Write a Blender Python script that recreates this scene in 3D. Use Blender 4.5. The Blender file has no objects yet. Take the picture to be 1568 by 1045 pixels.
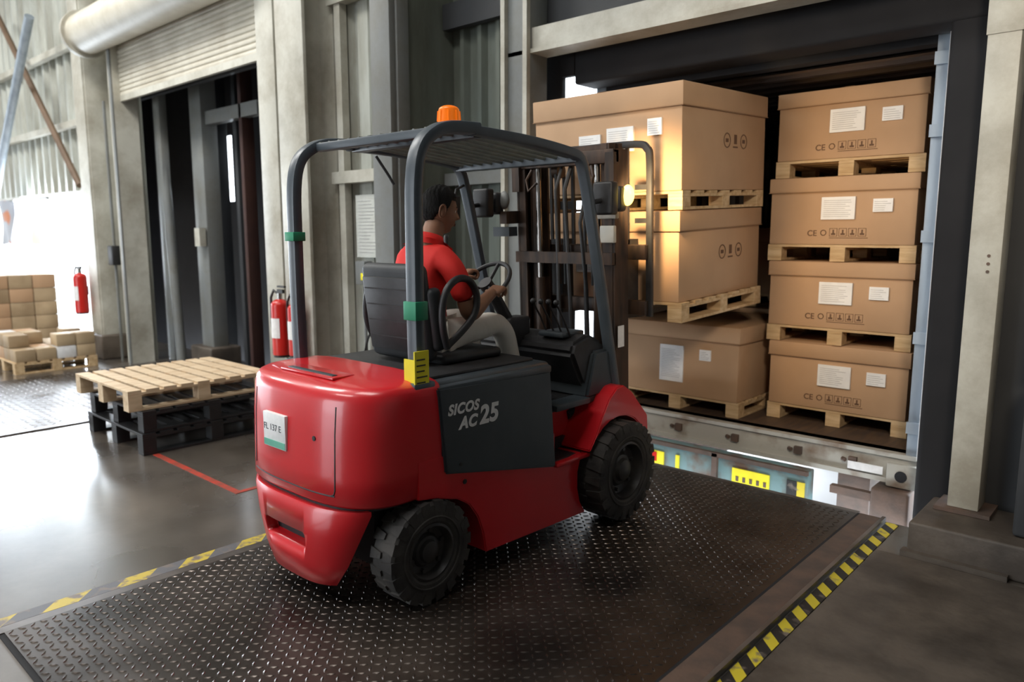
import bpy, bmesh, math, random
from mathutils import Vector, Matrix
random.seed(7)
S=bpy.context.scene
D=bpy.data
# ---------------------------------------------------------------- materials
def mat(name,col,rough=.5,metal=0.,col2=None,scale=4.,detail=4.,bump=0.,bscale=None,stretch=None,rvar=0.,emit=None,es=0.,coat=0.,lo=.35,hi=.65,spec=None,crough=.08,grime=0.,gscale=.9):
    m=D.materials.new(name); m.use_nodes=True
    nt=m.node_tree; n=nt.nodes; l=nt.links
    b=n['Principled BSDF']
    b.inputs['Base Color'].default_value=(*col,1); b.inputs['Roughness'].default_value=rough; b.inputs['Metallic'].default_value=metal
    if spec is not None: b.inputs['Specular IOR Level'].default_value=spec
    if coat: b.inputs['Coat Weight'].default_value=coat; b.inputs['Coat Roughness'].default_value=crough
    if emit: b.inputs['Emission Color'].default_value=(*emit,1); b.inputs['Emission Strength'].default_value=es
    if col2 or bump or rvar:
        tc=n.new('ShaderNodeTexCoord'); mp=n.new('ShaderNodeMapping')
        l.new(tc.outputs['Object'],mp.inputs[0])
        if stretch: mp.inputs['Scale'].default_value=stretch
        nz=n.new('ShaderNodeTexNoise'); nz.inputs['Scale'].default_value=scale; nz.inputs['Detail'].default_value=detail
        l.new(mp.outputs[0],nz.inputs['Vector'])
        if col2:
            cr=n.new('ShaderNodeValToRGB'); e=cr.color_ramp.elements
            e[0].position=lo; e[1].position=hi; e[0].color=(*col,1); e[1].color=(*col2,1)
            l.new(nz.outputs['Fac'],cr.inputs[0]); out=cr.outputs[0]
            if grime:
                gz=n.new('ShaderNodeTexNoise'); gz.inputs['Scale'].default_value=gscale; gz.inputs['Detail'].default_value=12; gz.inputs['Roughness'].default_value=.7
                l.new(mp.outputs[0],gz.inputs['Vector'])
                gr_=n.new('ShaderNodeValToRGB'); g0=gr_.color_ramp.elements; g0[0].position=.42; g0[1].position=.62
                k=1-grime; g0[0].color=(1,1,1,1); g0[1].color=(k,k*.95,k*.88,1)
                l.new(gz.outputs['Fac'],gr_.inputs[0])
                mx=n.new('ShaderNodeMix'); mx.data_type='RGBA'; mx.blend_type='MULTIPLY'; mx.inputs[0].default_value=1
                l.new(out,mx.inputs[6]); l.new(gr_.outputs[0],mx.inputs[7]); out=mx.outputs[2]
            l.new(out,b.inputs['Base Color'])
        if rvar:
            mr=n.new('ShaderNodeMapRange'); mr.inputs['From Min'].default_value=.3; mr.inputs['From Max'].default_value=.7
            mr.inputs['To Min'].default_value=max(0.02,rough-rvar); mr.inputs['To Max'].default_value=rough+rvar
            l.new(nz.outputs['Fac'],mr.inputs['Value']); l.new(mr.outputs[0],b.inputs['Roughness'])
        if bump:
            n2=n.new('ShaderNodeTexNoise'); n2.inputs['Scale'].default_value=bscale or scale*6; n2.inputs['Detail'].default_value=3
            l.new(mp.outputs[0],n2.inputs['Vector'])
            bp=n.new('ShaderNodeBump'); bp.inputs['Strength'].default_value=bump; bp.inputs['Distance'].default_value=.01
            l.new(n2.outputs['Fac'],bp.inputs['Height']); l.new(bp.outputs[0],b.inputs['Normal'])
    return m
def stripes(name,c1,c2,period,wear=.5):
    m=mat(name,c1,.55); nt=m.node_tree; n=nt.nodes; l=nt.links; b=n['Principled BSDF']
    tc=n.new('ShaderNodeTexCoord'); sx=n.new('ShaderNodeSeparateXYZ'); l.new(tc.outputs['Object'],sx.inputs[0])
    a=n.new('ShaderNodeMath'); a.operation='ADD'; l.new(sx.outputs[0],a.inputs[0]); l.new(sx.outputs[1],a.inputs[1])
    d=n.new('ShaderNodeMath'); d.operation='DIVIDE'; l.new(a.outputs[0],d.inputs[0]); d.inputs[1].default_value=period
    f=n.new('ShaderNodeMath'); f.operation='FRACT'; l.new(d.outputs[0],f.inputs[0])
    g=n.new('ShaderNodeMath'); g.operation='GREATER_THAN'; g.inputs[1].default_value=.5; l.new(f.outputs[0],g.inputs[0])
    mx=n.new('ShaderNodeMix'); mx.data_type='RGBA'; l.new(g.outputs[0],mx.inputs[0]); mx.inputs[6].default_value=(*c1,1); mx.inputs[7].default_value=(*c2,1)
    nz=n.new('ShaderNodeTexNoise'); nz.inputs['Scale'].default_value=14; nz.inputs['Detail'].default_value=6
    cr=n.new('ShaderNodeValToRGB'); cr.color_ramp.elements[0].position=wear; cr.color_ramp.elements[1].position=wear+.12
    l.new(tc.outputs['Object'],nz.inputs['Vector']); l.new(nz.outputs['Fac'],cr.inputs[0])
    m2=n.new('ShaderNodeMix'); m2.data_type='RGBA'; l.new(cr.outputs[0],m2.inputs[0]); l.new(mx.outputs[2],m2.inputs[6]); m2.inputs[7].default_value=(.16,.13,.11,1)
    l.new(m2.outputs[2],b.inputs['Base Color'])
    return m
M={}
M['red']=mat('forklift_red',(.56,.012,.018),.3,coat=.4,col2=(.60,.017,.024),scale=2)
M['dgrey']=mat('dark_grey_paint',(.032,.042,.05),.42,col2=(.042,.052,.06),scale=6,bump=.02)
M['guard']=mat('guard_grey_paint',(.055,.07,.085),.38,col2=(.07,.085,.10),scale=8)
M['roofbar']=mat('roof_bar_grey',(.16,.18,.17),.45,col2=(.22,.23,.2),scale=12)
M['black']=mat('black_plastic',(.014,.014,.015),.5,col2=(.022,.022,.024),scale=20,bump=.05,bscale=200)
M['seatv']=mat('seat_vinyl',(.018,.021,.024),.55,col2=(.028,.031,.034),scale=8,bump=.08,bscale=120)
M['rubber']=mat('tyre_rubber',(.022,.02,.019),.75,col2=(.05,.045,.04),scale=9,bump=.25,bscale=60)
M['rim']=mat('rim_dark',(.035,.035,.037),.45,metal=.3,col2=(.06,.055,.05),scale=10)
M['steel']=mat('mast_steel',(.028,.022,.019),.45,metal=.5,col2=(.075,.045,.03),scale=7,stretch=(3,3,.5))
M['chrome']=mat('chrome_rod',(.35,.33,.31),.25,metal=1)
M['amber']=mat('amber_lens',(.9,.16,.01),.2,emit=(1,.22,.01),es=.35)
M['yellow']=mat('yellow_tag',(.85,.75,.02),.5,col2=(.75,.66,.02),scale=9)
M['green']=mat('green_tape',(.01,.22,.11),.5,col2=(.015,.26,.13),scale=9)
M['white']=mat('white_print',(.8,.8,.8),.5,col2=(.72,.72,.72),scale=30)
M['plateg']=mat('plate_green',(.12,.4,.3),.5,col2=(.15,.45,.33),scale=12)
M['lamp']=mat('lamp_lens',(1,.7,.2),.3,emit=(1,.66,.12),es=5)
M['card']=mat('cardboard',(.43,.27,.155),.75,col2=(.49,.31,.18),scale=3,bump=.04,bscale=80,lo=.3,hi=.7)
M['card2']=mat('cardboard_edge',(.28,.16,.085),.8,col2=(.32,.19,.1),scale=6)
M['ink']=mat('carton_ink',(.11,.055,.03),.7,col2=(.14,.07,.035),scale=20)
M['label']=mat('paper_label',(.85,.85,.84),.6,col2=(.78,.78,.78),scale=12)
M['grayink']=mat('label_ink',(.38,.38,.38),.6,col2=(.5,.5,.5),scale=20)
M['notice']=mat('notice_paper',(.55,.57,.53),.6,col2=(.60,.62,.58),scale=12)
M['wood']=mat('pallet_wood',(.45,.30,.15),.75,col2=(.62,.45,.26),scale=5,stretch=(1,6,6),bump=.15,bscale=40)
M['wood2']=mat('pale_pallet_wood',(.5,.36,.22),.7,col2=(.66,.52,.35),scale=4,stretch=(6,1,6),bump=.15,bscale=40)
M['bplast']=mat('black_pallet_plastic',(.012,.012,.013),.42,col2=(.02,.02,.022),scale=10)
M['steelw']=mat('painted_column',(.47,.46,.40),.5,col2=(.57,.56,.49),scale=2.5,detail=8,bump=.03,grime=.32,gscale=1.6)
M['steelg']=mat('grey_column',(.17,.18,.18),.5,col2=(.22,.23,.22),scale=3,grime=.3,gscale=1.5)
M['clad']=mat('cladding_sheet',(.44,.46,.42),.38,metal=.1,col2=(.54,.56,.51),scale=1.5,detail=6,stretch=(2,2,.4),grime=.35,gscale=1.2)
M['cladd']=mat('cladding_dark',(.12,.14,.12),.5,metal=.1,col2=(.18,.20,.17),scale=1.5,detail=6,stretch=(2,2,.4),grime=.35)
M['shut']=mat('shutter_slats',(.56,.53,.44),.5,col2=(.64,.61,.52),scale=3,grime=.25)
M['dark']=mat('shelter_fabric',(.006,.006,.008),.85,col2=(.010,.010,.012),scale=4)
M['darkg']=mat('dark_wall_paint',(.022,.024,.027),.6,col2=(.034,.036,.039),scale=2)
M['brownr']=mat('brown_post',(.035,.012,.010),.7,col2=(.05,.018,.012),scale=4)
M['cont']=mat('container_interior',(.045,.033,.027),.6,col2=(.075,.05,.037),scale=3,detail=6)
M['contf']=mat('container_ply_floor',(.10,.06,.035),.6,col2=(.06,.04,.03),scale=4,stretch=(8,1,1))
M['sill']=mat('weathered_steel',(.42,.41,.37),.5,col2=(.18,.12,.08),scale=5,detail=8,bump=.1,lo=.50,hi=.72)
M['teal']=mat('trailer_teal',(.15,.25,.26),.55,col2=(.13,.08,.055),scale=4,detail=8,bump=.1,lo=.48,hi=.62)
M['rust']=mat('rusty_steel',(.12,.075,.055),.65,col2=(.07,.05,.04),scale=9,detail=8,bump=.15)
M['post']=mat('bluegrey_post',(.38,.44,.50),.4,metal=.2,col2=(.28,.33,.39),scale=3,stretch=(4,4,.6))
M['conc']=mat('polished_concrete',(.078,.067,.058),.30,col2=(.14,.12,.10),scale=1.1,detail=9,bump=.03,bscale=14,rvar=.07,spec=.9,coat=.7,crough=.17,grime=.4,gscale=.8)
M['concr']=mat('rough_concrete',(.13,.105,.083),.6,col2=(.08,.066,.055),scale=3,detail=9,bump=.3,bscale=25,grime=.4,gscale=1.5)
M['plate']=mat('checker_plate',(.037,.031,.028),.33,metal=.6,col2=(.075,.058,.047),scale=2,detail=9,rvar=.12,grime=.4,gscale=1.5)
M['lug']=mat('checker_lug',(.11,.093,.085),.26,metal=.85,col2=(.17,.145,.13),scale=2,detail=5,grime=.45,gscale=1.5)
M['angle']=mat('edge_angle_steel',(.17,.15,.14),.35,metal=.5,col2=(.09,.075,.065),scale=4,detail=8)
M['redline']=mat('red_floor_line',(.5,.05,.03),.4,col2=(.25,.07,.05),scale=9,detail=8)
M['exred']=mat('extinguisher_red',(.5,.015,.01),.3,col2=(.55,.02,.015),scale=3)
M['skin']=mat('skin',(.26,.125,.07),.5,col2=(.29,.14,.08),scale=14)
M['hair']=mat('black_hair',(.004,.0035,.0035),.65,col2=(.008,.007,.006),scale=40,bump=.5,bscale=90,stretch=(1,1,.4),spec=.25)
M['shirt']=mat('red_polo',(.68,.015,.010),.75,col2=(.74,.02,.014),scale=6,bump=.35,bscale=14)
M['trous']=mat('white_trousers',(.74,.70,.63),.85,col2=(.80,.76,.69),scale=5,bump=.4,bscale=12)
M['eye']=mat('eye_white',(.7,.68,.65),.2,col2=(.72,.7,.68),scale=3)
M['iris']=mat('eye_iris',(.02,.01,.007),.1,col2=(.03,.015,.01),scale=3)
M['lip']=mat('lips',(.22,.08,.06),.5,col2=(.25,.09,.07),scale=9)
M['haz']=stripes('hazard_tape',(.62,.50,.03),(.012,.012,.012),.15,.58)
M['hazw']=stripes('hazard_tape_worn',(.50,.38,.04),(.10,.10,.11),.30,.50)
M['carton_misc']=mat('mixed_cartons',(.30,.21,.12),.7,col2=(.48,.36,.22),scale=2)
M['tarp']=mat('banner_print',(.35,.36,.40),.6,col2=(.50,.16,.05),scale=2.2,detail=1,lo=.52,hi=.57)
M['outside']=mat('outside_yard',(.6,.6,.6),.9,col2=(.5,.5,.5),scale=.5)
M['ceil']=mat('roof_sheet',(.4,.4,.38),.7,col2=(.35,.35,.33),scale=1)
M['brace']=mat('brace_brown',(.12,.075,.045),.6,col2=(.16,.10,.06),scale=3)

# ---------------------------------------------------------------- mesh builder
class MB:
    def __init__(s,name): s.name=name; s.v=[]; s.f=[]; s.mi=[]; s.mats=[]; s.sm=[]
    def m(s,k):
        if k not in s.mats: s.mats.append(k)
        return s.mats.index(k)
    def add(s,vs,fs,k,T=None):
        o=len(s.v); i=s.m(k)
        for p in vs:
            p=Vector(p); s.v.append(T@p if T else p)
        for f in fs: s.f.append([a+o for a in f]); s.mi.append(i)
    def box(s,x0,x1,y0,y1,z0,z1,k,T=None,b=0.):
        if x0>x1:x0,x1=x1,x0
        if y0>y1:y0,y1=y1,y0
        if z0>z1:z0,z1=z1,z0
        if b<=0:
            vs=[(x0,y0,z0),(x1,y0,z0),(x1,y1,z0),(x0,y1,z0),(x0,y0,z1),(x1,y0,z1),(x1,y1,z1),(x0,y1,z1)]
            s.add(vs,[(0,3,2,1),(4,5,6,7),(0,1,5,4),(1,2,6,5),(2,3,7,6),(3,0,4,7)],k,T)
        else:
            bm=bmesh.new(); bmesh.ops.create_cube(bm,size=1)
            for v in bm.verts: v.co=Vector(((x0+x1)/2+v.co.x*(x1-x0),(y0+y1)/2+v.co.y*(y1-y0),(z0+z1)/2+v.co.z*(z1-z0)))
            b=min(b,(x1-x0)*.49,(y1-y0)*.49,(z1-z0)*.49)
            bmesh.ops.bevel(bm,geom=bm.edges[:]+bm.verts[:],offset=b,segments=4 if b>.012 else 2,profile=.5,affect='EDGES')
            s.bm(bm,k,T)
    def bm(s,bm,k,T=None):
        bm.verts.index_update()
        s.add([v.co.copy() for v in bm.verts],[[v.index for v in f.verts] for f in bm.faces],k,T); bm.free()
    def cyl(s,p0,p1,r,k,seg=20,r2=None,cap=True,T=None):
        p0=Vector(p0);p1=Vector(p1); r2=r if r2 is None else r2
        d=(p1-p0).normalized(); a=d.orthogonal().normalized(); c=d.cross(a)
        vs=[];fs=[]
        for j,(p,rr) in enumerate(((p0,r),(p1,r2))):
            for i in range(seg):
                t=2*math.pi*i/seg; vs.append(p+(a*math.cos(t)+c*math.sin(t))*rr)
        for i in range(seg): fs.append((i,(i+1)%seg,seg+(i+1)%seg,seg+i))
        if cap: fs+= [tuple(reversed(range(seg))),tuple(range(seg,2*seg))]
        s.add(vs,fs,k,T)
    def tube(s,pts,r,k,seg=12,T=None,closed=False,ell=None):
        pts=[Vector(p) for p in pts]; n=len(pts); vs=[];fs=[]
        prev=None
        for i,p in enumerate(pts):
            if closed: d=(pts[(i+1)%n]-pts[i-1]).normalized()
            else: d=(pts[min(i+1,n-1)]-pts[max(i-1,0)]).normalized()
            if prev is None:
                a=d.orthogonal().normalized()
                if ell: a=Vector((1,0,0)); a=(a-d*a.dot(d)).normalized()
            else: a=(prev-d*prev.dot(d)).normalized()
            prev=a; c=d.cross(a); rr=r[i] if isinstance(r,(list,tuple)) else r
            for j in range(seg):
                t=2*math.pi*(j+.5)/seg
                ca,sa=math.cos(t),math.sin(t)
                if ell:
                    e=.45; ca=math.copysign(abs(ca)**e,ca); sa=math.copysign(abs(sa)**e,sa)
                    vs.append(p+a*ca*ell[0]+c*sa*ell[1])
                else: vs.append(p+(a*ca+c*sa)*rr)
        m=n if closed else n-1
        for i in range(m):
            for j in range(seg):
                i2=(i+1)%n; fs.append((i*seg+j,i*seg+(j+1)%seg,i2*seg+(j+1)%seg,i2*seg+j))
        if not closed: fs+=[tuple(reversed(range(seg))),tuple(range((n-1)*seg,n*seg))]
        s.add(vs,fs,k,T)
    def prism(s,poly,axis,a,b,k,T=None,bev=0.):
        def P(q,w):
            return {'x':(w,q[0],q[1]),'y':(q[0],w,q[1]),'z':(q[0],q[1],w)}[axis]
        bm=bmesh.new(); vv=[bm.verts.new(P(q,a)) for q in poly]
        f=bm.faces.new(vv); r=bmesh.ops.extrude_face_region(bm,geom=[f])
        for e in r['geom']:
            if isinstance(e,bmesh.types.BMVert): 
                e.co=Vector([b if ax==axis else e.co[i] for i,ax in enumerate('xyz')])
        bmesh.ops.recalc_face_normals(bm,faces=bm.faces[:])
        if bev:
            bmesh.ops.bevel(bm,geom=bm.edges[:],offset=bev,segments=2,affect='EDGES')
        s.bm(bm,k,T)
    def sphere(s,c,r,k,seg=20,T=None,sc=(1,1,1)):
        bm=bmesh.new(); bmesh.ops.create_uvsphere(bm,u_segments=seg,v_segments=seg//2+2,radius=1)
        for v in bm.verts: v.co=Vector((c[0]+v.co.x*r*sc[0],c[1]+v.co.y*r*sc[1],c[2]+v.co.z*r*sc[2]))
        s.bm(bm,k,T)
    def lathe(s,prof,c,k,seg=48,T=None):
        vs=[];fs=[];n=len(prof)
        for i in range(seg):
            t=2*math.pi*i/seg
            for (x,r) in prof: vs.append((c[0]+x,c[1]+math.cos(t)*r,c[2]+math.sin(t)*r))
        for i in range(seg):
            for j in range(n-1):
                fs.append((i*n+j,i*n+j+1,((i+1)%seg)*n+j+1,((i+1)%seg)*n+j))
        s.add(vs,fs,k,T)
    def text(s,txt,size,k,T,shear=0.,ext=.0006,spacing=1.,off=0.):
        cu=D.curves.new('t','FONT'); cu.body=txt; cu.size=size; cu.shear=shear; cu.extrude=ext; cu.space_character=spacing; cu.offset=off
        o=D.objects.new('t',cu); S.collection.objects.link(o)
        dg=bpy.context.evaluated_depsgraph_get(); dg.update()
        me=D.meshes.new_from_object(o.evaluated_get(dg))
        s.add([v.co.copy() for v in me.vertices],[list(p.vertices) for p in me.polygons],k,T)
        D.objects.remove(o); D.meshes.remove(me); D.curves.remove(cu)
    def done(s,parent=None,smooth=True,ang=35,bevel=0.,T=None):
        me=D.meshes.new(s.name); me.from_pydata([tuple(v) for v in s.v],[],s.f)
        for k in s.mats: me.materials.append(M[k])
        me.polygons.foreach_set('material_index',s.mi)
        me.update()
        if smooth:
            me.polygons.foreach_set('use_smooth',[True]*len(me.polygons))
            me.set_sharp_from_angle(angle=math.radians(ang))
        o=D.objects.new(s.name,me); S.collection.objects.link(o)
        if parent: o.parent=parent
        if bevel:
            bv=o.modifiers.new('b','BEVEL'); bv.width=bevel; bv.segments=2; bv.limit_method='ANGLE'
        return o
def empty(name,T=None):
    e=D.objects.new(name,None); S.collection.objects.link(e)
    if T: e.matrix_world=T
    return e
def smoothpath(p,r=4):
    P=[Vector(q) for q in p]; out=[]
    for i in range(len(P)-1):
        a=P[max(i-1,0)];b=P[i];c_=P[i+1];d=P[min(i+2,len(P)-1)]
        for j in range(r):
            t=j/r; out.append(.5*((2*b)+(-a+c_)*t+(2*a-5*b+4*c_-d)*t*t+(-a+3*b-3*c_+d)*t**3))
    out.append(P[-1]); return out

# ---------------------------------------------------------------- SHELL
fl=MB('floor'); fl.box(-26,7,-9,4.50,-.3,0,'conc'); fl.box(-26,-3.7,4.50,4.75,-.3,0,'conc'); fl.box(-.9,7,4.50,4.75,-.3,0,'conc'); fl.done(smooth=False)
og=MB('ground_outside'); og.box(-60,40,4.8,60,-1.3,-1.2,'outside'); og.box(-60,40,-60,-9.2,-.35,-.3,'outside'); og.done(smooth=False)
og=MB('ceiling'); og.box(-26,7,-9,4.6,6.6,6.7,'ceil'); og.done(smooth=False)
w=MB('wall_back'); w.box(-26,-11,-9.1,-9,0,6.6,'ceil'); w.box(-11,-5,-9.1,-9,4.2,6.6,'ceil'); w.box(-5,7,-9.1,-9,0,6.6,'ceil'); w.done(smooth=False)  # unseen back wall; its opening is added to light the forklift's rear
w=MB('wall_right'); w.box(7,7.1,-9,4.8,0,6.6,'ceil'); w.done(smooth=False)
w=MB('wall_left'); w.box(-26.1,-26,-9,4.6,3.2,6.6,'ceil'); w.done(smooth=False)

def corr(mb,x0,x1,y,z0,z1,k,pitch=.2,dep=.04,duty=.3):
    prof=[];x=x0
    while x<x1-1e-4:
        for a,d in ((0,0),(pitch*(1-duty)-.03,0),(pitch*(1-duty),-dep),(pitch-.03,-dep)):
            if x+a<=x1: prof.append((x+a,y+d))
        x+=pitch
    prof.append((x1,y))
    vs=[];fs=[]
    for p in prof: vs+= [(p[0],p[1],z0),(p[0],p[1],z1)]
    for i in range(len(prof)-1): fs.append((2*i,2*i+2,2*i+3,2*i+1))
    mb.add(vs,fs,k)
wf=MB('wall_front')
corr(wf,-26,-11.0,4.0,2.2,6.6,'clad',.32,.05)
wf.box(-26,-11.0,4.06,4.12,2.2,6.6,'darkg')
corr(wf,-11.0,-6.5,4.05,3.75,6.6,'clad',.32,.05); wf.box(-11.0,-6.5,4.1,4.16,3.35,6.6,'darkg')
corr(wf,-11.0,-9.98,4.05,0,3.85,'clad',.32,.05)
corr(wf,-6.5,-4.75,4.0,0,6.6,'clad',.27,.05,duty=.62)
wf.box(-6.5,-4.75,4.05,4.1,0,6.6,'darkg')
wf.box(-4.78,-4.74,4.0,4.55,0,6.6,'cladd')
corr(wf,-4.74,-3.9,4.5,0,6.6,'cladd',.2,.05,duty=.35); wf.box(-4.74,-3.98,4.55,4.6,0,6.6,'darkg')
wf.box(-3.95,-.6,4.5,4.6,3.15,6.6,'darkg')
wf.box(-.80,7,4.62,4.7,0,6.6,'darkg')
wf.done(smooth=False)

c=MB('steel_column')
c.box(-10.95,-10.6,3.62,3.98,.0,6.6,'steelw',b=.01)
c.box(-11.05,-10.5,3.55,4.0,0,.32,'concr',b=.02)
c.box(-10.95,-10.62,3.60,3.63,.3,6.6,'steelw')
c.done()
c=MB('steel_column')
c.box(-6.02,-5.60,3.60,3.63,0,6.6,'steelw',b=.004); c.box(-6.02,-5.60,3.90,3.93,0,6.6,'steelw',b=.004); c.box(-5.84,-5.80,3.63,3.90,0,6.6,'steelw')
c.box(-6.1,-5.5,3.55,3.93,0,.04,'steelw')
c.done()
c=MB('steel_column'); c.box(-4.98,-4.70,3.86,3.98,0,6.6,'steelg',b=.006); c.box(-4.96,-4.72,3.8,3.86,0,6.6,'steelg',b=.006); c.box(-5.06,-4.66,3.74,3.86,0,.03,'steelg'); c.done()
c=MB('steel_column'); c.box(-3.98,-3.72,4.3,4.5,0,6.6,'steelg',b=.01); c.box(-3.98,-3.94,4.26,4.3,0,6.6,'steelw'); c.box(-3.76,-3.72,4.26,4.3,0,6.6,'steelw'); c.box(-4.05,-3.68,4.22,4.5,0,.03,'steelg'); c.done()
c=MB('steel_column')
c.box(-.845,-.70,4.42,4.60,.20,6.6,'steelw',b=.006)
c.box(-.85,-.695,4.414,4.43,2.62,6.6,'steelw',b=.003)
c.box(-.9,-.64,4.38,4.61,.18,.2,'rust')
for z in (1.46,1.50,1.54): c.cyl((-.755,4.424,z),(-.755,4.416,z),.008,'rust',8)
c.done()
b=MB('steel_beam'); b.box(-3.98,-.5,4.32,4.36,2.98,3.14,'steelw'); b.box(-3.98,-.5,4.36,4.5,3.10,3.14,'steelw'); b.box(-3.98,-.5,4.3,4.5,2.96,2.99,'steelw'); b.done()
b=MB('wall_girt')
for z in (2.08,3.55):
    b.box(-5.60,-4.98,3.84,3.93,z,z+.1,'steelw')
    b.box(-6.2,-6.02,3.84,3.93,z,z+.1,'steelw')
b.box(-4.72,-3.98,4.36,4.43,2.05,2.15,'steelg'); b.box(-4.72,-3.98,4.36,4.43,3.3,3.5,'darkg')
for z in (2.17,3.15,4.2): b.box(-25,-10.95,3.84,3.93,z,z+.09,'steelw')
b.box(-5.52,-5.44,3.86,3.93,0,6.6,'steelw')
b.done()
b=MB('door_post'); b.box(-6.52,-6.22,3.70,3.74,0,6.6,'steelw',b=.005); b.box(-6.26,-6.22,3.74,3.93,0,6.6,'steelw'); b.box(-6.40,-6.36,3.74,3.93,0,6.6,'steelg'); b.box(-6.52,-6.48,3.74,3.93,0,6.6,'steelw')
b.done()
b=MB('wall_brace'); b.cyl((-14.4,3.70,5.13),(-11.3,3.70,2.3),.045,'brace',8); b.done()
b=MB('drain_pipe'); b.cyl((-12.1,3.5,4.6),(-14.6,3.5,2.3),.06,'post',14); b.done()
b=MB('roller_shutter')
b.cyl((-10.30,3.58,4.08),(-6.56,3.58,4.08),.24,'shut',40)
b.cyl((-10.36,3.58,4.08),(-10.30,3.58,4.08),.28,'steelw',40)
n=14
vs=[];fs=[]
for i in range(n):
    z=3.32+i*.055
    for (dy,dz) in ((0,0),(-.014,.011),(-.018,.027),(-.014,.044)):
        vs+=[(-9.92,3.80+dy,z+dz),(-6.56,3.80+dy,z+dz)]
for i in range(len(vs)//2-1): fs.append((2*i,2*i+1,2*i+3,2*i+2))
b.add(vs,fs,'shut'); b.box(-9.92,-6.56,3.78,3.82,3.26,3.33,'steelw')
b.box(-10.06,-9.92,3.7,3.98,0,4.0,'steelw'); b.box(-9.98,-9.92,3.68,3.70,0,4.0,'steelg')
b.done()
b=MB('dock_curtain')
Y=5.2
for (x0,x1,z0,z1) in ((-12.5,-10.2,-1,4.2),(-10.2,-9.92,-1,2.1),(-10.2,-9.92,3.0,4.2),(-9.92,-9.5,-1,4.2),(-9.5,-9.36,-1,2.25),(-9.5,-9.36,3.1,4.2),(-9.36,-8.75,-1,4.2),(-8.75,-8.35,-1,2.75),(-8.75,-8.35,3.0,4.2),(-8.35,-6.2,-1,4.2)):
    b.box(x0,x1,Y,Y+.05,z0,z1,'dark')
b.box(-12.5,-6.2,4.2,5.25,3.9,3.95,'dark'); b.box(-6.25,-6.2,4.2,5.25,-1,4.2,'dark'); b.box(-12.5,-12.45,4.2,5.25,-1,4.2,'dark')
b.done(smooth=False)
b=MB('dock_door_frame')
for (x0,x1,y0,y1,k) in ((-9.9,-9.72,4.15,4.25,'steelg'),(-9.75,-9.45,4.75,4.9,'darkg'),(-9.22,-8.92,4.3,4.5,'steelg'),(-8.12,-8.05,4.35,4.5,'brownr'),(-8.55,-8.47,4.5,4.6,'darkg')):
    b.box(x0,x1,y0,y1,0,3.9,k,b=.01)
b.box(-9.35,-8.8,4.2,4.6,0,.25,'concr',b=.02)
b.box(-9.0,-7.7,4.35,4.45,2.95,3.1,'steelg')
b.cyl((-9.62,4.2,0),(-9.85,4.2,3.6),.06,'steelg'); b.box(-9.05,-8.92,4.2,4.28,1.5,1.72,'steelw')
b.done()
# ---------------------------------------------------------------- checker plates
def checker(name,x0,x1,y0,y1,z,pitch):
    m=MB(name); m.box(x0,x1,y0,y1,z-.01,z,'plate')
    nx=int((x1-x0)/pitch); ny=int((y1-y0)/pitch)
    li=m.m('lug')
    for i in range(nx):
        for j in range(ny):
            cx=x0+(i+.5)*pitch; cy=y0+(j+.5)*pitch
            a=math.radians(45 if (i+j)%2 else -45); ca,sa=math.cos(a),math.sin(a)
            L=pitch*.46; W=pitch*.15; h=.0028
            o=len(m.v)
            for (u,v,hh) in ((-L,0,0),(0,-W,0),(L,0,0),(0,W,0),(-L*.55,0,h),(L*.55,0,h)): m.v.append(Vector((cx+u*ca-v*sa,cy+u*sa+v*ca,z+hh)))
            for f in ((0,1,4),(1,5,4),(1,2,5),(2,3,5),(3,4,5),(3,0,4)):
                m.f.append([o+q for q in f]); m.mi.append(li)
    return m
m=checker('dock_plate',-3.50,-1.315,.72,4.50,.012,.040)
m.box(-3.50,-1.315,4.50,4.54,-.06,.012,'angle')
m.box(-3.5,-1.315,.70,.72,0.0005,.006,'dark')
m.done(smooth=False)
m=checker('dock_plate',-9.75,-7.15,.7,4.5,.012,.07); m.done(smooth=False)
m=MB('trim_1'); m.box(-3.56,-3.50,-2,4.50,0.0005,.010,'angle'); m.done(smooth=False)
m=MB('trim_2'); m.box(-1.315,-1.30,-2,4.50,0.0005,.014,'dark'); m.box(-1.30,-1.18,-2,4.50,0.0005,.016,'rust'); m.box(-1.18,-1.16,-2,4.50,0.0005,.028,'angle'); m.done(smooth=False)
m=MB('trim_3'); m.box(-7.15,-7.08,-2,4.5,0.0005,.012,'angle'); m.done(smooth=False)
m=MB('hazard_tape'); m.box(-3.66,-3.575,-2,4.2,0.0005,.004,'hazw'); m.done(smooth=False)
m=MB('hazard_tape'); m.box(-1.15,-1.085,-2,4.48,0.0005,.005,'haz'); m.done(smooth=False)
m=MB('red_floor_marking'); m.box(-5.65,-4.38,2.20,2.245,0.0005,.003,'redline'); m.box(-4.42,-4.38,2.245,3.4,0.0005,.003,'redline'); m.done(smooth=False)
m=MB('concrete_curb'); m.box(-.95,.3,4.1,4.61,0.0005,.178,'concr',b=.015); m.box(-.97,-.5,4.06,4.12,0.0005,.03,'concr'); m.done()
m=MB('concrete_apron'); m.box(-1.08,6.5,-2,4.05,0.0005,.004,'concr'); m.done()
m=MB('dock_bumper'); m.box(-.52,.2,4.22,4.5,.18,.98,'darkg',b=.02); m.box(-.5,.2,4.20,4.24,.85,1.02,'steelg',b=.01); m.done()
m=MB('door_guide_post'); m.box(-.46,-.40,4.3,4.4,1.02,5,'post'); m.box(-.52,-.49,4.35,4.4,1.02,5,'steelw'); m.done()
m=MB('dock_shelter')
m.box(-1.06,-.86,4.63,4.86,-.2,3.4,'dark',b=.03)
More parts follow.
